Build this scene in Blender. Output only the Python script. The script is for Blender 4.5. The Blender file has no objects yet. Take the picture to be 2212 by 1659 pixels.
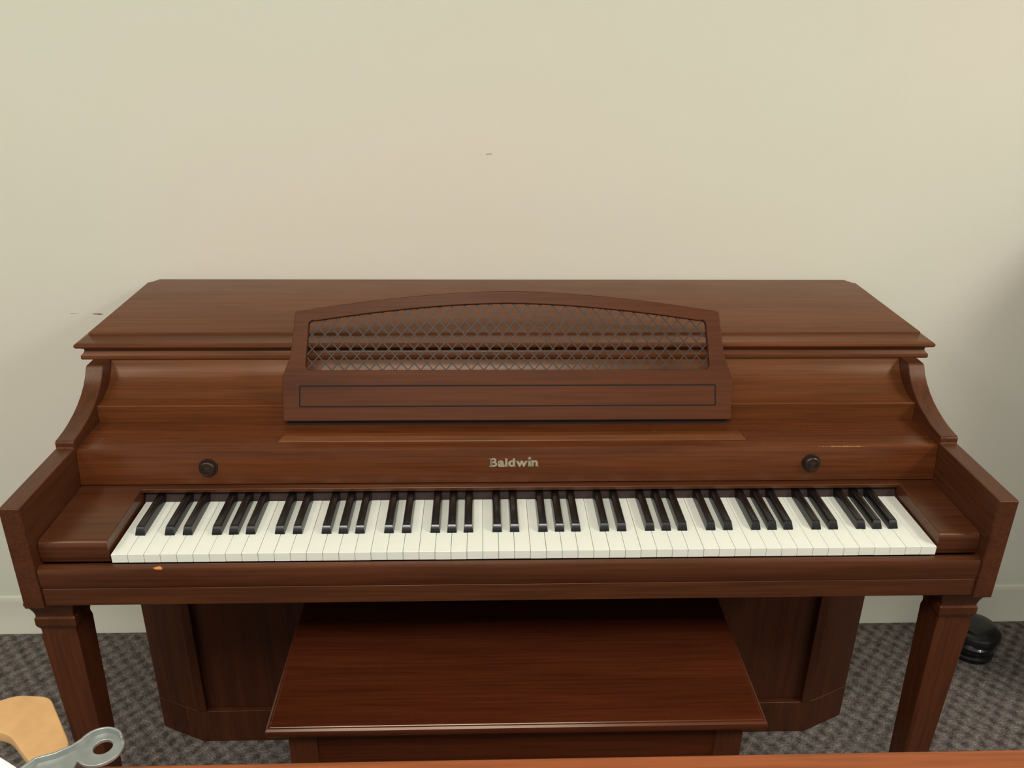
import bpy, bmesh, math, random
from mathutils import Vector, Matrix
random.seed(4)
Z0 = 0.7121          # height of the white key tops above the floor (model heights are relative to it)
XC = -0.0191         # piano case centre
FL = -Z0
WY = 0.6945
scene = bpy.context.scene
COL = bpy.context.collection
scene.view_settings.view_transform = 'Standard'
scene.view_settings.look = 'None'

# ------------------------------------------------------------------ materials
def new_mat(name):
    m = bpy.data.materials.new(name); m.use_nodes = True
    return m, m.node_tree, m.node_tree.nodes['Principled BSDF']

def lin(c):
    return tuple(((v/255)/12.92 if v/255 <= .04045 else ((v/255+.055)/1.055)**2.4) for v in c)+(1,)

def N(nt, t, **kw):
    n = nt.nodes.new(t)
    for k, v in kw.items(): setattr(n, k, v)
    return n

def wood(name, dark, light, axis='x', rough=.3, coat=.35, fine=1.0, spec=.4):
    m, nt, b = new_mat(name); L = nt.links
    tc = N(nt, 'ShaderNodeTexCoord'); mp = N(nt, 'ShaderNodeMapping')
    s = {'x': (1.6, 26, 26), 'y': (26, 1.6, 26), 'z': (26, 26, 1.6)}[axis]
    mp.inputs['Scale'].default_value = s
    mp.inputs['Location'].default_value = (3.1, 1.7, 5.3)
    L.new(tc.outputs['Object'], mp.inputs[0])
    n1 = N(nt, 'ShaderNodeTexNoise'); n1.inputs['Scale'].default_value = 1.0
    n1.inputs['Detail'].default_value = 5; n1.inputs['Roughness'].default_value = .55; n1.inputs['Distortion'].default_value = .9
    L.new(mp.outputs[0], n1.inputs['Vector'])
    r1 = N(nt, 'ShaderNodeValToRGB')
    r1.color_ramp.elements[0].position = .22; r1.color_ramp.elements[0].color = dark
    r1.color_ramp.elements[1].position = .80; r1.color_ramp.elements[1].color = light
    L.new(n1.outputs[0], r1.inputs[0])
    mp2 = N(nt, 'ShaderNodeMapping'); mp2.inputs['Scale'].default_value = tuple(v*(9 if v > 5 else 4) for v in s)
    L.new(tc.outputs['Object'], mp2.inputs[0])
    n2 = N(nt, 'ShaderNodeTexNoise'); n2.inputs['Scale'].default_value = 1; n2.inputs['Detail'].default_value = 2
    L.new(mp2.outputs[0], n2.inputs['Vector'])
    r2 = N(nt, 'ShaderNodeMapRange'); r2.inputs['From Min'].default_value = .35; r2.inputs['From Max'].default_value = .6
    r2.inputs['To Min'].default_value = 1-.28*fine; r2.inputs['To Max'].default_value = 1.0
    L.new(n2.outputs[0], r2.inputs['Value'])
    mx = N(nt, 'ShaderNodeMix', data_type='RGBA', blend_type='MULTIPLY'); mx.inputs[0].default_value = 1
    L.new(r1.outputs[0], mx.inputs[6]); L.new(r2.outputs[0], mx.inputs[7])
    L.new(mx.outputs[2], b.inputs['Base Color'])
    b.inputs['Specular IOR Level'].default_value = spec
    b.inputs['Specular Tint'].default_value = lin((255, 228, 195))
    b.inputs['Coat Weight'].default_value = coat; b.inputs['Coat Roughness'].default_value = rough*.8
    b.inputs['Coat Tint'].default_value = lin((242, 210, 172))
    n3 = N(nt, 'ShaderNodeTexNoise'); n3.inputs['Scale'].default_value = 9; n3.inputs['Detail'].default_value = 3
    L.new(tc.outputs['Object'], n3.inputs['Vector'])
    r3 = N(nt, 'ShaderNodeMapRange'); r3.inputs['To Min'].default_value = rough*.75; r3.inputs['To Max'].default_value = rough*1.3
    L.new(n3.outputs[0], r3.inputs['Value']); L.new(r3.outputs[0], b.inputs['Roughness'])
    bp = N(nt, 'ShaderNodeBump'); bp.inputs['Strength'].default_value = .06; bp.inputs['Distance'].default_value = .001
    L.new(n2.outputs[0], bp.inputs['Height']); L.new(bp.outputs[0], b.inputs['Normal'])
    return m

def plain(name, col, rough=.4, metal=0., coat=0., var=.06, scale=30):
    m, nt, b = new_mat(name); L = nt.links
    tc = N(nt, 'ShaderNodeTexCoord'); n = N(nt, 'ShaderNodeTexNoise'); n.inputs['Scale'].default_value = scale
    L.new(tc.outputs['Object'], n.inputs['Vector'])
    r = N(nt, 'ShaderNodeValToRGB')
    r.color_ramp.elements[0].color = tuple(v*(1-var) for v in col[:3])+(1,)
    r.color_ramp.elements[1].color = tuple(min(1, v*(1+var)) for v in col[:3])+(1,)
    L.new(n.outputs[0], r.inputs[0]); L.new(r.outputs[0], b.inputs['Base Color'])
    b.inputs['Roughness'].default_value = rough; b.inputs['Metallic'].default_value = metal
    b.inputs['Coat Weight'].default_value = coat
    return m

def add_mark(mat, local, radii, col, seed=0., rag=.5):
    """small worn chip or scuff mixed into the surface colour at a place on the object"""
    nt = mat.node_tree; L = nt.links; b = nt.nodes['Principled BSDF']
    src = b.inputs['Base Color'].links[0].from_socket
    tc = N(nt, 'ShaderNodeTexCoord')
    sub = N(nt, 'ShaderNodeVectorMath', operation='SUBTRACT'); sub.inputs[1].default_value = local
    mul = N(nt, 'ShaderNodeVectorMath', operation='MULTIPLY'); mul.inputs[1].default_value = tuple(1/r for r in radii)
    ln = N(nt, 'ShaderNodeVectorMath', operation='LENGTH')
    L.new(tc.outputs['Object'], sub.inputs[0]); L.new(sub.outputs[0], mul.inputs[0]); L.new(mul.outputs[0], ln.inputs[0])
    nz = N(nt, 'ShaderNodeTexNoise'); nz.inputs['Scale'].default_value = 250; L.new(tc.outputs['Object'], nz.inputs['Vector'])
    ma = N(nt, 'ShaderNodeMath', operation='MULTIPLY_ADD'); ma.inputs[1].default_value = rag*3; ma.inputs[2].default_value = -rag*1.5
    L.new(nz.outputs[0], ma.inputs[0])
    ad = N(nt, 'ShaderNodeMath', operation='ADD'); L.new(ln.outputs['Value'], ad.inputs[0]); L.new(ma.outputs[0], ad.inputs[1])
    mr = N(nt, 'ShaderNodeMapRange'); mr.inputs['From Min'].default_value = 1.1; mr.inputs['From Max'].default_value = .7
    L.new(ad.outputs[0], mr.inputs['Value'])
    mx = N(nt, 'ShaderNodeMix', data_type='RGBA'); L.new(mr.outputs[0], mx.inputs[0])
    L.new(src, mx.inputs[6]); mx.inputs[7].default_value = col
    L.new(mx.outputs[2], b.inputs['Base Color'])

M_case = wood('walnut_horizontal', lin((66, 35, 20)), lin((96, 55, 32)), 'x', .32, .25)
M_lid = wood('walnut_lid', lin((86, 49, 29)), lin((112, 67, 41)), 'x', .34, .2, spec=.3)
M_side = wood('walnut_side', lin((66, 36, 21)), lin((89, 50, 31)), 'y', .36, .18, spec=.3)
M_leg = wood('walnut_leg', lin((60, 30, 17)), lin((87, 46, 27)), 'z', .36, .2)
M_board = wood('walnut_front_board', lin((84, 46, 23)), lin((114, 66, 35)), 'x', .34, .22, spec=.35)
M_fall = wood('walnut_fallboard', lin((76, 39, 20)), lin((102, 56, 29)), 'x', .26, .25)
M_slip = wood('walnut_key_slip', lin((66, 35, 20)), lin((94, 52, 31)), 'x', .30, .25)
M_desk = wood('walnut_music_desk', lin((70, 35, 20)), lin((90, 48, 28)), 'x', .42, .1, .8, spec=.22)
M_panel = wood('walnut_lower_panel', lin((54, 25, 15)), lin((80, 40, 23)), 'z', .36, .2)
M_bench = wood('mahogany_bench', lin((62, 27, 14)), lin((86, 41, 22)), 'x', .27, .25)
M_table = wood('orange_table_wood', lin((124, 66, 36)), lin((154, 88, 53)), 'x', .35, .3)
M_tan = plain('tan_board', lin((180, 140, 92)), .6, var=.16, scale=60)
M_inlay = plain('dark_groove', lin((18, 9, 6)), .9)
M_white = plain('ivory_plastic', lin((228, 230, 219)), .3, coat=.25, var=.02)
M_black = plain('ebony_plastic', lin((10, 9, 10)), .3, coat=.25)
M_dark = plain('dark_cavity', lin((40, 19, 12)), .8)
M_bronze = plain('bronze', lin((62, 48, 40)), .38, metal=.7, var=.2, scale=200)
M_lattice = plain('antique_brass_wire', lin((44, 27, 17)), .5, metal=.0, var=.35, scale=120)
M_letter = plain('brass_lettering', lin((170, 160, 138)), .35, metal=.35, var=.1)
M_steel = plain('galvanised_steel', lin((146, 150, 146)), .38, metal=.55, var=.25, scale=90)
M_paper = plain('white_cardboard', lin((220, 222, 226)), .7)
M_blackp = plain('black_plastic', lin((12, 12, 14)), .3, coat=.4)

# ------------------------------------------------------------------ mesh helpers
def box(x0, x1, y0, y1, z0, z1):
    v = [(x, y, z) for z in (z0, z1) for y in (y0, y1) for x in (x0, x1)]
    f = [(0, 2, 3, 1), (4, 5, 7, 6), (0, 1, 5, 4), (2, 6, 7, 3), (0, 4, 6, 2), (1, 3, 7, 5)]
    return v, f

def prism_x(prof, x0, x1):
    n = len(prof)
    v = [(x0, y, z) for y, z in prof]+[(x1, y, z) for y, z in prof]
    f = [tuple(range(n)), tuple(range(2*n-1, n-1, -1))]
    f += [(i, i+n, (i+1) % n+n, (i+1) % n) for i in range(n)]
    return v, f

def prism_z(poly, z0, z1):
    n = len(poly)
    v = [(x, y, z0) for x, y in poly]+[(x, y, z1) for x, y in poly]
    f = [tuple(range(n-1, -1, -1)), tuple(range(n, 2*n))]
    f += [(i, (i+1) % n, (i+1) % n+n, i+n) for i in range(n)]
    return v, f

def loops(ls):
    n = len(ls[0]); v = [p for l in ls for p in l]; f = [tuple(range(n-1, -1, -1))]
    for k in range(len(ls)-1):
        for i in range(n):
            a = k*n+i; b = k*n+(i+1) % n
            f.append((a, b, b+n, a+n))
    m = (len(ls)-1)*n
    f.append(tuple(range(m, m+n)))
    return v, f

def rect(cx, cy, hx, hy, z):
    return [(cx-hx, cy-hy, z), (cx+hx, cy-hy, z), (cx+hx, cy+hy, z), (cx-hx, cy+hy, z)]

def lathe(c, prof, axis='z', seg=40):
    ls = []
    for r, h in prof:
        l = []
        for i in range(seg):
            a = 2*math.pi*i/seg
            if axis == 'z': l.append((c[0]+r*math.cos(a), c[1]+r*math.sin(a), c[2]+h))
            else: l.append((c[0]+r*math.cos(a), c[1]-h, c[2]+r*math.sin(a)))
        ls.append(l)
    return loops(ls)

def merge(*parts):
    V, F = [], []
    for v, f in parts:
        o = len(V); V += list(v); F += [tuple(i+o for i in q) for q in f]
    return V, F

WLOC = {}
def finish(o, parent):
    if parent is not None:
        o.parent = parent
        o.location = WLOC[o.name]-WLOC[parent.name]

def empty(name, loc, parent=None, **props):
    o = bpy.data.objects.new(name, None); COL.objects.link(o)
    o.empty_display_size = .05
    WLOC[o.name] = Vector((loc[0], loc[1], loc[2]+Z0)); o.location = WLOC[o.name]
    finish(o, parent)
    for k, v in props.items(): o[k] = v
    return o

def mesh(name, vf, mat, parent=None, bevel=0., seg=2, origin=None, angle=35, mats=None, midx=None, **props):
    v, f = vf
    v = [Vector((p[0], p[1], p[2]+Z0)) for p in v]
    if origin is None:
        o_ = Vector([(min(p[i] for p in v)+max(p[i] for p in v))/2 for i in range(3)])
    else: o_ = Vector((origin[0], origin[1], origin[2]+Z0))
    me = bpy.data.meshes.new(name); me.from_pydata([p-o_ for p in v], [], f); me.update()
    bm = bmesh.new(); bm.from_mesh(me); bmesh.ops.recalc_face_normals(bm, faces=bm.faces); bm.to_mesh(me); bm.free()
    me.shade_smooth(); me.set_sharp_from_angle(angle=math.radians(angle))
    for m in (mats or [mat]): me.materials.append(m)
    if midx:
        for i, p in enumerate(me.polygons): p.material_index = midx[i]
    o = bpy.data.objects.new(name, me); COL.objects.link(o)
    WLOC[o.name] = o_; o.location = o_
    finish(o, parent)
    if bevel:
        b = o.modifiers.new('bevel', 'BEVEL'); b.width = bevel; b.segments = seg; b.limit_method = 'ANGLE'
        b.angle_limit = math.radians(35); b.harden_normals = True
    for k, val in props.items(): o[k] = val
    return o

def copy_part(src, parent, wl):
    o = src.copy(); COL.objects.link(o)
    WLOC[o.name] = Vector(wl); o.parent = parent; o.location = WLOC[o.name]-(WLOC[parent.name] if parent else Vector())
    return o

# ------------------------------------------------------------------ piano
piano = empty('piano', (XC, .35, FL), label="dark reddish-brown wooden spinet piano standing against a cream wall", category="piano")

# lid
def lidloop(ins, z):
    ix = ins if ins < .03 else .012+(ins-.03)*.3
    hw = .753-ix; yf = .336+ins; yb = .690-min(ins, .003)
    return [(XC+x, y, z) for x, y in [(-hw, yf), (hw, yf), (hw, .664), (hw-.006, .668), (hw-.010, .675), (hw-.016, yb), (-hw+.016, yb), (-hw+.010, .675), (-hw+.006, .668), (-hw, .664)]]
lid = mesh('lid', loops([lidloop(i, z) for i, z in [(.018, .165), (.007, .1665), (.006, .169), (.0065, .174), (.010, .1775), (.012, .181), (.0115, .1845), (.007, .187), (.002, .189), (0, .192), (.0005, .1955), (.004, .198), (.0345, .2022), (.0350, .2050), (.0375, .2062)]]),
     M_lid, piano, angle=26)

# sides with arm and scrolled bracket
curve = [(-.016, -.0836), (-.016, .0888), (.163, .0888), (.163, .0975), (.166, .1005), (.178, .1015), (.196, .1035), (.215, .1075), (.235, .113), (.255, .1205), (.273, .130),
         (.289, .141), (.301, .1525), (.309, .164), (.313, .168), (.680, .168), (.680, -.0836)]
for sx in (-1, 1):
    x0, x1 = (XC-.7267, XC-.6975) if sx < 0 else (XC+.6975, XC+.7267)
    mesh('case_side', prism_x(curve, x0, x1), M_side, piano, bevel=.0022)

# concave front board
fb = [(.260, .084), (.260, .1150), (.2612, .1162), (.2640, .1165), (.2660, .1155), (.272, .1150), (.281, .1158), (.292, .1185), (.304, .1230), (.316, .1295), (.327, .1380), (.336, .148), (.342, .158), (.346, .167), (.372, .167), (.372, .084)]
mesh('front_board', prism_x(fb, XC-.697, XC+.697), M_board, piano, angle=40)

# fallboard: slanted face and shelf-like top
fp = [(.158, .0245), (.1655, .0805), (.1665, .0825), (.169, .084), (.262, .087), (.262, .03), (.20, .0245)]
fall = mesh('fallboard', prism_x(fp, XC-.6970, XC+.6970), M_fall, piano, angle=25)
add_mark(M_fall, tuple(Vector((.520, .1662, .0822+Z0))-WLOC[fall.name]), (.036, .0020, .0007), lin((150, 112, 72)), rag=.8)
mesh('key_strip', box(-.618, .618, .146, .170, .0150, .0225), M_slip, piano, bevel=.002)
mesh('key_felt_shade', prism_x([(.1440, .0003), (.1500, .0060), (.1550, .0149), (.172, .0149), (.172, .0003)], -.6135, .6135), M_dark, piano)  # felt ramp, its dark colour also standing in for shade under the fallboard
mesh('hinge_ledge', loops([rect(XC, .1955, .383, .0105, .084), rect(XC, .1958, .383, .0102, .0862), rect(XC, .199, .376, .0060, .0920)]), M_board, piano, bevel=.0010)

# knobs
kp = [(.0150, 0), (.0153, .002), (.0145, .0038), (.0118, .0040), (.0112, .0050), (.0124, .0065), (.0126, .0085), (.0112, .0100), (.0092, .0098), (.0086, .0090), (.0062, .0096), (.0056, .0110), (.0036, .0120), (.0008, .0122)]
k1 = mesh('knob', lathe((-.511, .163, .0530), kp, 'y'), M_bronze, fall, label="round dark bronze pull knob")
copy_part(k1, fall, WLOC[k1.name]+Vector((.980, 0, .002)))

# maker's lettering, built letter by letter
def letter_mesh(ch, size):
    cu = bpy.data.curves.new('glyph', 'FONT'); cu.body = ch; cu.size = size; cu.offset = size*(.022 if ch == 'B' else .038); cu.extrude = .0004
    ob = bpy.data.objects.new('glyph', cu); COL.objects.link(ob)
    dg = bpy.context.evaluated_depsgraph_get(); dg.update()
    me = bpy.data.meshes.new_from_object(ob.evaluated_get(dg))
    v = [tuple(p.co) for p in me.vertices]; f = [tuple(p.vertices) for p in me.polygons]
    bpy.data.objects.remove(ob); bpy.data.meshes.remove(me); bpy.data.curves.remove(cu)
    return v, f
S = .0178; pen = 0; parts = []
def bar(x0, x1, y0, y1): return box(x0, x1, y0, y1, -.0004, .0004)
for ch in 'Baldw\u0131n':
    v, f = letter_mesh(ch, S)
    mnx = min(p[0] for p in v); mxx = max(p[0] for p in v)
    v = [((p[0]-mnx)*1.22+pen, p[1], p[2]) for p in v]; w = (mxx-mnx)*1.22
    top = max(p[1] for p in v); st = S*.030; sh = S*.06
    parts.append((v, f)); x = pen; e = pen+w; sw = S*.17; bt = -S*.035
    if ch == 'B': parts += [bar(x-st*1.6, x+sw, bt, sh), bar(x-st*1.6, x+sw, top-sh, top), bar(x, x+sw*.9, 0, top)]
    elif ch == 'l': parts += [bar(x-st*1.0, e+st*1.0, bt, sh), bar(x-st*1.3, e, top-sh, top)]
    elif ch == 'd': parts += [bar(e-sw, e+st*1.2, bt, sh), bar(e-sw-st*1.2, e, top-sh, top)]
    elif ch == 'w': parts += [bar(x-st, x+sw*1.3, top-sh, top), bar(e-sw*1.3, e+st, top-sh, top)]
    elif ch == '\u0131':
        parts += [bar(x-st*1.0, e+st*1.0, bt, sh), bar(x-st*1.3, e, top-sh, top)]
        cxs, cys = (x+e)/2, top+S*.19
        star = []
        for i in range(16):
            a = math.pi*i/8; r = S*.17 if i % 2 == 0 else S*.07
            star.append((cxs+r*math.cos(a), cys+r*math.sin(a)))
        parts.append(prism_z(star, -.0004, .0004))
    elif ch == 'n': parts += [bar(x-st*1.0, x+sw, bt, sh), bar(e-sw, e+st*1.0, bt, sh), bar(x-st*1.3, x+st, top-sh, top)]
    elif ch == 'a': parts += [bar(e-st, e+st*1.2, bt, sh)]
    pen += w+S*.03+st*.8
lv, lf = merge(*parts)
sc = .0790/pen
tilt = math.atan2(.0075, .0555)
out = []
for p in lv:
    X = p[0]*sc-.0588; Yl = p[1]*sc*1.06; d = p[2]
    out.append((X, .158+(.0530-.0245)*math.tan(tilt)-.0006+Yl*math.sin(tilt)-d, .0520+Yl*math.cos(tilt)))
mesh('lettering', (out, lf), M_letter, fall, label="small brass maker's lettering reading Baldwin")

# cheek blocks
def cheek(x0, x1):
    pr = [(.010, -.0185), (.006, -.016), (.004, -.010), (.0035, .010), (.0045, .0155), (.0075, .0190), (.012, .0203), (.166, .0222), (.166, -.0185)]
    return mesh('key_block', prism_x(pr, x0, x1), M_slip, piano, bevel=.0012)
cheek(XC-.6970, -.6165); cheek(.6150, XC+.6970)

# key slip and key bed
ks = [(-.012, -.050), (-.0135, -.046), (-.0135, -.0205), (-.0115, -.0165), (-.006, -.0150), (-.002, -.0150), (-.0015, -.019), (.006, -.019), (.006, -.050)]
slip = mesh('key_slip', prism_x(ks, XC-.6965, XC+.6965), M_slip, piano, angle=30)
add_mark(M_slip, tuple(Vector((-.543, -.0115, -.0165+Z0))-WLOC[slip.name]), (.0065, .004, .0022), lin((205, 140, 75)))
mesh('key_bed', merge(box(XC-.6965, XC+.6965, -.0125, .010, -.0805, -.0508), box(XC-.6970, XC+.6970, .010, .37, -.0785, -.030)), M_case, piano, bevel=.0008)

# keyboard
kb = mesh('keyboard', box(-.614, .614, .008, .20, -.030, -.016), M_dark, piano)
P = 1.225/52
def white_vf():
    h = P/2-.00025
    return box(-h, h, 0, .158, -.0142, 0)
w0 = None
for i in range(52):
    x = -.6125+P*(i+.5)
    if w0 is None:
        w0 = mesh('white_key', [[(p[0]+x, p[1], p[2]) for p in white_vf()[0]], white_vf()[1]], M_white, kb, bevel=.0005)
        wl0 = WLOC[w0.name].copy(); x0_ = x
    else:
        copy_part(w0, kb, wl0+Vector((x-x0_, 0, random.uniform(-.0003, .0002))))
def black_vf(x):
    def r(hx, y0, y1, z): return [(x-hx, y0, z), (x+hx, y0, z), (x+hx, y1, z), (x-hx, y1, z)]
    return loops([r(.0074, .0485, .1575, -.001), r(.0073, .0490, .1575, .002), r(.0061, .0540, .1575, .0108), r(.0055, .0562, .1575, .0122), r(.0046, .0588, .1575, .0127)])
b0 = None
names = 'ABCDEFG'
off = {'A': .0016, 'C': -.0016, 'D': .0016, 'F': -.002, 'G': 0}
for i in range(51):
    n = names[i % 7]
    if n not in off: continue
    x = -.6125+P*(i+1)+off[n]
    if b0 is None:
        b0 = mesh('black_key', black_vf(x), M_black, kb, bevel=.0007); bl0 = WLOC[b0.name].copy(); bx0 = x
    else: copy_part(b0, kb, bl0+Vector((x-bx0, 0, random.uniform(-.0002, .0002))))

# ---- music desk
DY, DZ, DX, SL = .236, .098, -.0255, .45
dn = math.sqrt(1+SL*SL); e_s = Vector((0, SL/dn, 1/dn)); e_n = Vector((0, 1/dn, -SL/dn))
def dpt(u, s, d): return tuple(Vector((DX+u, DY, DZ))+e_s*s+e_n*d)
def arch(u, hw, s0, s1): t = min(1, abs(u)/hw); return s0+(s1-s0)*(1-t**1.7)
outer = [(-.3775, 0), (.3775, 0), (.3795, .0741), (.366, .1083), (.357, .1838)]
nA = 40
outer += [(.357*(1-2*k/nA), arch(.357*(1-2*k/nA), .357, .1838, .2184)) for k in range(1, nA)]
outer += [(-.357, .1838), (-.366, .1083), (-.3795, .0741)]
def inner_top(u): return arch(u, .334, .1663, .1973)
inner = []
def arc(cx, cy, r, a0, a1, n=5): return [(cx+r*math.cos(math.radians(a0+(a1-a0)*k/n)), cy+r*math.sin(math.radians(a0+(a1-a0)*k/n))) for k in range(n+1)]
inner += arc(-.3325, .0931, .008, 180, 270)+arc(.3325, .0931, .008, 270, 360)+arc(.327, .1605, .008, 0, 80)
inner += [(.322*(1-2*k/nA), inner_top(.322*(1-2*k/nA))) for k in range(0, nA+1)]
inner += arc(-.327, .1605, .008, 100, 180)
bm = bmesh.new()
def ring(pts):
    vs = [bm.verts.new(dpt(u, s, 0)) for u, s in pts]
    return [bm.edges.new((vs[i], vs[(i+1) % len(vs)])) for i in range(len(vs))]
ed = ring(outer)+ring(inner)
bmesh.ops.triangle_fill(bm, use_beauty=True, use_dissolve=False, edges=ed)
ge = bmesh.ops.extrude_face_region(bm, geom=bm.faces[:])
for v in [g for g in ge['geom'] if isinstance(g, bmesh.types.BMVert)]: v.co += e_n*.013
bm.verts.index_update()
dv = [tuple(v.co) for v in bm.verts]; df = [tuple(v.index for v in f.verts) for f in bm.faces]; bm.free()
def slab(u0, u1, s0, s1, d0, d1):
    v = [dpt(u, s, d) for d in (d0, d1) for s in (s0, s1) for u in (u0, u1)]
    return v, [(0, 2, 3, 1), (4, 5, 7, 6), (0, 1, 5, 4), (2, 6, 7, 3), (0, 4, 6, 2), (1, 3, 7, 5)]
g0, g1, gh, gw = .0245, .0590, .350, .0012
gro = merge(slab(-gh, gh, g0-gw, g0+gw, -.0003, .001), slab(-gh, gh, g1-gw, g1+gw, -.0003, .001),
            slab(-gh-gw, -gh+gw, g0, g1, -.0003, .001), slab(gh-gw, gh+gw, g0, g1, -.0003, .001))
desk = mesh('music_desk', (dv, df), M_desk, piano, bevel=.0018, origin=dpt(0, .1, 0))
mesh('inlay_line', gro, M_inlay, desk)
mesh('desk_shade_strip', box(DX-.372, DX+.372, .2445, .2545, .0860, .0965), M_dark, desk)  # strip bridging the gap, coloured dark to stand in for the desk's shadow
# lattice of crossing wires, clipped to the opening
def inside(u, s):
    if abs(u) > .343 or s < .0835: return False
    return s < inner_top(min(abs(u), .334)*(1 if u > 0 else -1))+.0022
wp, hp = .0213, .0240
bars = []
for sg in (1, -1):
    k = -60
    while k < 60:
        pts = []
        for j in range(0, 241):
            s = .082+j*.0005
            u = k*wp+sg*(s-.085)*wp/hp
            if inside(u, s): pts.append((u, s))
        if len(pts) > 4:
            (u0, s0), (u1, s1) = pts[0], pts[-1]
            d = Vector((u1-u0, s1-s0)).normalized(); n = Vector((-d.y, d.x))*.0010
            dd = .0052 if sg > 0 else .0062
            q = [(u0+n.x, s0+n.y), (u0-n.x, s0-n.y), (u1-n.x, s1-n.y), (u1+n.x, s1+n.y)]
            v = [dpt(u, s, dd) for u, s in q]+[dpt(u, s, dd+.0011) for u, s in q]
            bars.append((v, [(0, 1, 2, 3), (7, 6, 5, 4), (0, 4, 5, 1), (1, 5, 6, 2), (2, 6, 7, 3), (3, 7, 4, 0)]))
        k += 1
mesh('lattice', merge(*bars), M_lattice, desk, label="diamond lattice of dull brass wires")

# ---- lower case
HW = .747
mesh('lower_case', prism_z([(XC+x, y) for x, y in [(-HW, .680), (-HW, .376), (-.650, .331), (-.640, .331), (-.640, .342), (-.385, .342), (-.385, .352), (.385, .352), (.385, .342), (.640, .342), (.640, .331), (.650, .331), (HW, .376), (HW, .680)]], -.628, -.086), M_panel, piano, bevel=.0015)
lc = [(-HW, .688), (-HW, .375), (-.650, .3302), (.650, .3302), (HW, .375), (HW, .688)]
mesh('base_rail', prism_z([(XC+x, y) for x, y in lc], FL, -.628), M_panel, piano, bevel=.001)
mesh('corner_stile', box(XC-.652, XC-.632, .328, .345, -.628, -.080), M_panel, piano, bevel=.002)
mesh('corner_stile', box(XC+.632, XC+.652, .328, .345, -.628, -.080), M_panel, piano, bevel=.002)

# ---- front legs
lp = [(.037, -.0836), (.037, -.089), (.035, -.092), (.0325, -.097), (.030, -.104), (.0285, -.111), (.0285, -.115), (.0305, -.118), (.0305, -.130), (.029, -.134), (.0265, -.139), (.026, -.146), (.0275, -.153), (.0165, FL)]
def legvf(cx): return loops([rect(cx, .034, h, h, z) for h, z in reversed(lp)])
mesh('leg', legvf(XC-.699), M_leg, piano, bevel=.0012, angle=20)
mesh('leg', legvf(XC+.694), M_leg, piano, bevel=.0012, angle=20)

# ------------------------------------------------------------------ bench
BX0, BX1, BY0, BY1, BZ = -.390, .353, -.112, .225, -.232
bcx, bcy, bhx, bhy = (BX0+BX1)/2, (BY0+BY1)/2, (BX1-BX0)/2, (BY1-BY0)/2
bench = empty('piano_bench', (bcx, bcy, FL), label="reddish-brown wooden piano bench with flat top tucked under the keyboard", category="bench")
mesh('seat', loops([rect(bcx, bcy, bhx-i, bhy-i, BZ+z) for i, z in [(.020, -.026), (.010, -.024), (.009, -.020), (.004, -.017), (.001, -.013), (0, -.008), (.001, -.003), (.004, -.0008), (.0065, -.0008), (.0075, 0)]]), M_bench, bench, angle=25)
lx0, lx1, ly0, ly1 = BX0+.026, BX1-.026, BY0+.024, BY1-.024
mesh('apron', merge(box(lx0+.03, lx1-.03, ly0+.004, ly0+.022, BZ-.135, BZ-.024), box(lx0+.03, lx1-.03, ly1-.022, ly1-.006, BZ-.135, BZ-.024),
     box(lx0+.006, lx0+.022, ly0+.03, ly1-.03, BZ-.135, BZ-.024), box(lx1-.022, lx1-.006, ly0+.03, ly1-.03, BZ-.135, BZ-.024)), M_bench, bench, bevel=.001)
def bleg(cx, cy): return loops([rect(cx, cy, .015, .015, FL), rect(cx, cy, .0215, .0215, BZ-.14), rect(cx, cy, .0215, .0215, BZ-.024)])
for cx in (lx0+.0215, lx1-.0215):
    for cy in (ly0+.0215, ly1-.0215):
        mesh('leg', bleg(cx, cy), M_leg, bench, bevel=.002)

# ------------------------------------------------------------------ table in front with loose hardware
TZ = .038
table = empty('table', (.15, -.70, FL), label="orange-brown wooden table facing the piano", category="table")
mesh('table_top', box(-.78, 1.05, -.98, -.415, TZ-.028, TZ), M_table, table, bevel=.004, seg=3)
mesh('apron', merge(box(-.70, .97, -.475, -.455, TZ-.11, TZ-.028), box(-.70, .97, -.94, -.92, TZ-.11, TZ-.028)), M_table, table, bevel=.001)
for cx in (-.70, .97):
    for cy in (-.466, -.93):
        mesh('leg', loops([rect(cx, cy, .017, .017, FL), rect(cx, cy, .026, .026, TZ-.11), rect(cx, cy, .026, .026, TZ-.028)]), M_table, table, bevel=.002)

def rounded(poly, r, n=6):
    out = []
    m = len(poly)
    for i in range(m):
        p0, p1, p2 = Vector(poly[i-1]), Vector(poly[i]), Vector(poly[(i+1) % m])
        rr = min(r, (p0-p1).length*.45, (p2-p1).length*.45)
        a = (p0-p1).normalized(); b = (p2-p1).normalized()
        for k in range(n+1):
            t = k/n; A = p1+a*rr; B = p1+b*rr
            q = A*(1-t)**2+p1*2*t*(1-t)+B*t*t; out.append(tuple(q))
    return out
bz = TZ+.044
mesh('cardboard_box', prism_z([(-.68, -.60), (-.68, -.412), (-.570, -.412), (-.517, -.443), (-.485, -.480), (-.470, -.530), (-.475, -.60)], TZ, bz-.014), M_paper, None, bevel=.001, label="small white cardboard box lying on the table under a board", category="box")
board = rounded([(-.600, -.388), (-.552, -.363), (-.517, -.366), (-.4700, -.429), (-.442, -.520), (-.478, -.540), (-.490, -.458), (-.534, -.416), (-.600, -.398)], .010)
mesh('wooden_board', prism_z(board, bz-.014, bz), M_tan, None, bevel=.002, seg=2, label="tan wooden board with rounded corner lying on a white box", category="board")
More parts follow.
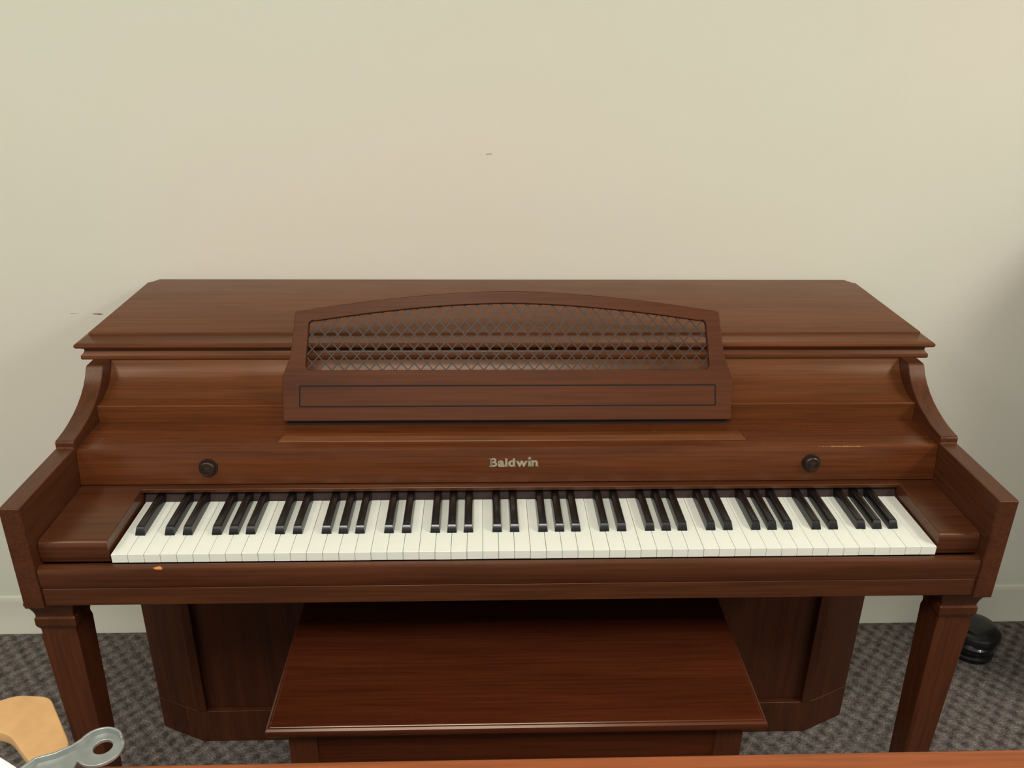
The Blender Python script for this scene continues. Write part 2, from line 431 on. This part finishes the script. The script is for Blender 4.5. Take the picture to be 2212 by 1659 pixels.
# steel bracket with round eye
def bracket():
    c = (-.4365, -.4385); R = .0215; r = .0088; seg = 36
    outl = []
    for i in range(seg):
        a = math.radians(-135+292*i/(seg-1))
        outl.append((c[0]+R*math.cos(a), c[1]+R*math.sin(a)))
    outl += [(-.462, -.438), (-.474, -.447), (-.490, -.452), (-.503, -.470), (-.500, -.505), (-.470, -.512), (-.452, -.492)]
    hc = (c[0]+.002, c[1]+.001)
    hole = [(hc[0]+r*math.cos(2*math.pi*i/24), hc[1]+r*math.sin(2*math.pi*i/24)) for i in range(24)]
    bm = bmesh.new(); es = []
    for pts in (outl, hole):
        vs = [bm.verts.new((x, y, bz)) for x, y in pts]
        es += [bm.edges.new((vs[i], vs[(i+1) % len(vs)])) for i in range(len(vs))]
    bmesh.ops.triangle_fill(bm, use_beauty=True, edges=es)
    ge = bmesh.ops.extrude_face_region(bm, geom=bm.faces[:])
    for v in [g for g in ge['geom'] if isinstance(g, bmesh.types.BMVert)]: v.co.z += .004
    bm.verts.index_update()
    v = [tuple(q.co) for q in bm.verts]; f = [tuple(q.index for q in fc.verts) for fc in bm.faces]; bm.free()
    # raised flange that follows the outer edge of the eye and runs down the arm
    rib = []
    path = [(c[0]+.0195*math.cos(math.radians(a)), c[1]+.0195*math.sin(math.radians(a))) for a in range(20, 165, 9)]+[(-.461, -.4405), (-.474, -.4495), (-.489, -.455), (-.500, -.471)]
    for i, p in enumerate(path):
        q = Vector(path[min(i+1, len(path)-1)])-Vector(path[max(i-1, 0)]); q.normalize(); nn = Vector((-q.y, q.x))*.0020
        h = .010
        rib.append([(p[0]+nn.x, p[1]+nn.y, bz+.003), (p[0]-nn.x, p[1]-nn.y, bz+.003), (p[0]-nn.x*.6, p[1]-nn.y*.6, bz+h), (p[0]+nn.x*.6, p[1]+nn.y*.6, bz+h)])
    return merge((v, f), loops(rib))
mesh('metal_bracket', bracket(), M_steel, None, bevel=.001, label="grey steel bracket with a round eye hole lying on the board", category="bracket")

# ------------------------------------------------------------------ black object on the carpet
bo = empty('ringed_base', (1.137, .585, FL), label="glossy black ringed plastic base on the carpet beside the piano leg", category="base")
mesh('disc', lathe((1.130, .577, FL), [(.049, 0), (.053, .004), (.053, .013), (.048, .016), (.044, .018), (.044, .022), (.049, .025), (.051, .028), (.051, .038), (.046, .042), (.042, .046)]), M_blackp, bo)
mesh('cap', lathe((1.136, .580, FL), [(.041, .044), (.052, .047), (.056, .051), (.056, .064), (.053, .069), (.047, .071), (.044, .073), (.042, .080), (.034, .083), (.020, .085), (.0005, .0855)]), M_blackp, bo)

# ------------------------------------------------------------------ room
def wall_material():
    m, nt, b = new_mat('cream_paint'); L = nt.links
    tc = N(nt, 'ShaderNodeTexCoord')
    n = N(nt, 'ShaderNodeTexNoise'); n.inputs['Scale'].default_value = .9; n.inputs['Detail'].default_value = 1.5
    L.new(tc.outputs['Object'], n.inputs['Vector'])
    r = N(nt, 'ShaderNodeValToRGB')
    r.color_ramp.elements[0].position = .38; r.color_ramp.elements[0].color = lin((218, 220, 203))
    r.color_ramp.elements[1].position = .62; r.color_ramp.elements[1].color = lin((223, 216, 202))
    L.new(n.outputs[0], r.inputs[0]); L.new(r.outputs[0], b.inputs['Base Color'])
    b.inputs['Roughness'].default_value = .75
    n2 = N(nt, 'ShaderNodeTexNoise'); n2.inputs['Scale'].default_value = 180; n2.inputs['Detail'].default_value = 3
    L.new(tc.outputs['Object'], n2.inputs['Vector'])
    bp = N(nt, 'ShaderNodeBump'); bp.inputs['Strength'].default_value = .08; bp.inputs['Distance'].default_value = .002
    L.new(n2.outputs[0], bp.inputs['Height']); L.new(bp.outputs[0], b.inputs['Normal'])
    return m
M_wall = wall_material()
M_wall2 = wall_material()
CE = 2.65-Z0
wb = mesh('wall_back', box(-2.6, 2.6, WY, WY+.1, FL, CE), M_wall, None, kind='structure', label="cream painted wall")
o = WLOC['wall_back']
def wl(x, z): return tuple(Vector((x, WY, z+Z0))-o)
add_mark(M_wall, wl(-.056, .464), (.007, .02, .0014), lin((165, 156, 138)), rag=.9)
add_mark(M_wall, wl(-.888, .127), (.012, .02, .0018), lin((135, 106, 82)), rag=.8)
add_mark(M_wall, wl(-.935, .128), (.010, .02, .0010), lin((185, 172, 150)), rag=.9)
mesh('wall_left', box(-2.7, -2.6, -3.0, WY+.1, FL, CE), M_wall2, None, kind='structure', label="cream painted side wall")
mesh('wall_right', box(2.6, 2.7, -3.0, WY+.1, FL, CE), M_wall2, None, kind='structure', label="cream painted side wall")
mesh('ceiling', box(-2.7, 2.7, -3.0, WY+.1, CE, CE+.1), plain('ceiling_white', lin((225, 222, 212)), .9, var=.02), None, kind='structure', label="white ceiling")
bbp = [(WY, FL), (WY-.011, FL), (WY-.011, FL+.004), (WY-.006, FL+.016), (WY-.0035, FL+.09), (WY-.0035, FL+.104), (WY-.002, FL+.107), (WY, FL+.107)]
mesh('baseboard_back', prism_x(bbp, -2.6, 2.6), plain('cream_vinyl', lin((216, 215, 199)), .6, var=.01), None, angle=30, kind='structure', label="cream vinyl baseboard")

# carpet: low loops in soft ripples
m, nt, b = new_mat('carpet_loop'); L = nt.links
tc = N(nt, 'ShaderNodeTexCoord')
dz = N(nt, 'ShaderNodeTexNoise'); dz.inputs['Scale'].default_value = 28; L.new(tc.outputs['Object'], dz.inputs['Vector'])
dm = N(nt, 'ShaderNodeVectorMath', operation='MULTIPLY_ADD'); dm.inputs[1].default_value = (.013,)*3
L.new(dz.outputs['Color'], dm.inputs[0]); L.new(tc.outputs['Object'], dm.inputs[2])
sx = N(nt, 'ShaderNodeSeparateXYZ'); L.new(dm.outputs[0], sx.inputs[0])
def mth(op, a, bb):
    n = N(nt, 'ShaderNodeMath', operation=op)
    for i, q in enumerate((a, bb)):
        if q is None: continue
        if isinstance(q, (int, float)): n.inputs[i].default_value = q
        else: L.new(q, n.inputs[i])
    return n.outputs[0]
ax_ = mth('MULTIPLY', sx.outputs[0], 2*math.pi/.038); ay_ = mth('MULTIPLY', sx.outputs[1], 2*math.pi/.042)
wv = mth('MULTIPLY', mth('SINE', ax_, None), mth('SINE', ay_, None))
vz = N(nt, 'ShaderNodeTexVoronoi'); vz.inputs['Scale'].default_value = 190; L.new(tc.outputs['Object'], vz.inputs['Vector'])
nz = N(nt, 'ShaderNodeTexNoise'); nz.inputs['Scale'].default_value = 90; nz.inputs['Detail'].default_value = 4; L.new(tc.outputs['Object'], nz.inputs['Vector'])
tot = mth('ADD', mth('MULTIPLY', wv, .26), nz.outputs[0])
r = N(nt, 'ShaderNodeValToRGB'); r.color_ramp.elements[0].position = .20; r.color_ramp.elements[0].color = lin((78, 71, 67))
r.color_ramp.elements[1].position = .85; r.color_ramp.elements[1].color = lin((138, 129, 123))
L.new(tot, r.inputs[0])
mx = N(nt, 'ShaderNodeMix', data_type='RGBA', blend_type='MULTIPLY'); mx.inputs[0].default_value = .65
vr = N(nt, 'ShaderNodeMapRange'); vr.inputs['From Max'].default_value = .8; vr.inputs['To Min'].default_value = 1.15; vr.inputs['To Max'].default_value = .35
L.new(vz.outputs['Distance'], vr.inputs['Value']); L.new(r.outputs[0], mx.inputs[6]); L.new(vr.outputs[0], mx.inputs[7])
L.new(mx.outputs[2], b.inputs['Base Color']); b.inputs['Roughness'].default_value = .95
b.inputs['Specular IOR Level'].default_value = .2
bp = N(nt, 'ShaderNodeBump'); bp.inputs['Strength'].default_value = .7; bp.inputs['Distance'].default_value = .003
L.new(vr.outputs[0], bp.inputs['Height']); L.new(bp.outputs[0], b.inputs['Normal'])
mesh('floor', box(-2.7, 2.7, -3.0, WY+.1, FL-.1, FL), m, None, kind='structure', label="grey patterned loop carpet")

# unseen cabinet, added to cast the soft shadow on the back wall
cab = empty('shadow_cabinet', (1.64, .45, FL), label="unseen grey steel cabinet added to cast the soft wall shadow", category="cabinet")
M_cab = plain('grey_enamel', lin((120, 118, 112)), .5)
CT = 1.30-Z0
mesh('body', box(1.35, 1.93, .24, .685, FL, CT), M_cab, cab, bevel=.004)
mesh('door', box(1.355, 1.639, .220, .2395, FL+.06, CT-.01), M_cab, cab, bevel=.003)
mesh('door', box(1.641, 1.925, .220, .2395, FL+.06, CT-.01), M_cab, cab, bevel=.003)

# ------------------------------------------------------------------ lights
def area(name, loc, sx, sy, e, col, rotx=0, roty=0):
    l = bpy.data.lights.new(name, 'AREA'); l.shape = 'RECTANGLE'; l.size = sx; l.size_y = sy; l.energy = e; l.color = col
    o = bpy.data.objects.new(name, l); COL.objects.link(o); o.location = (loc[0], loc[1], loc[2]); o.rotation_euler = (rotx, roty, 0)
    return o
area('ceiling_light', (-.25, -1.55, 2.6), 1.2, .6, 52, (1, .98, .92))
area('ceiling_light', (2.4, -1.0, 2.6), .5, .9, 54, (1, .98, .92))  # added lamp, throws the unseen cabinet's shadow onto the back wall
area('ceiling_light', (-1.9, -1.0, 2.6), .6, 1.2, 20, (1, .975, .92))
w = bpy.data.worlds.new('world'); scene.world = w; w.use_nodes = True
w.node_tree.nodes['Background'].inputs[0].default_value = (.78, .77, .73, 1)
w.node_tree.nodes['Background'].inputs[1].default_value = .60

# ------------------------------------------------------------------ camera
pitch, yaw, roll, f = .4178, .0375, .0121, 1854.8
cp, sp = math.cos(pitch), math.sin(pitch)
F = Vector((0, cp, -sp)); D = Vector((0, -sp, -cp)); R = Vector((1, 0, 0))
Rz = Matrix.Rotation(-yaw, 3, 'Z'); F = Rz@F; D = Rz@D; R = Rz@R
R2 = R*math.cos(roll)-D*math.sin(roll); D2 = D*math.cos(roll)+R*math.sin(roll)
cd = bpy.data.cameras.new('camera'); co = bpy.data.objects.new('camera', cd); COL.objects.link(co)
mw = Matrix((R2, -D2, -F)).transposed().to_4x4(); mw.translation = Vector((-.0703, -1.0598, .7408+Z0)); co.matrix_world = mw
cd.sensor_width = 36; cd.sensor_fit = 'HORIZONTAL'; cd.lens = f/2212*36; cd.clip_start = .02
scene.camera = co
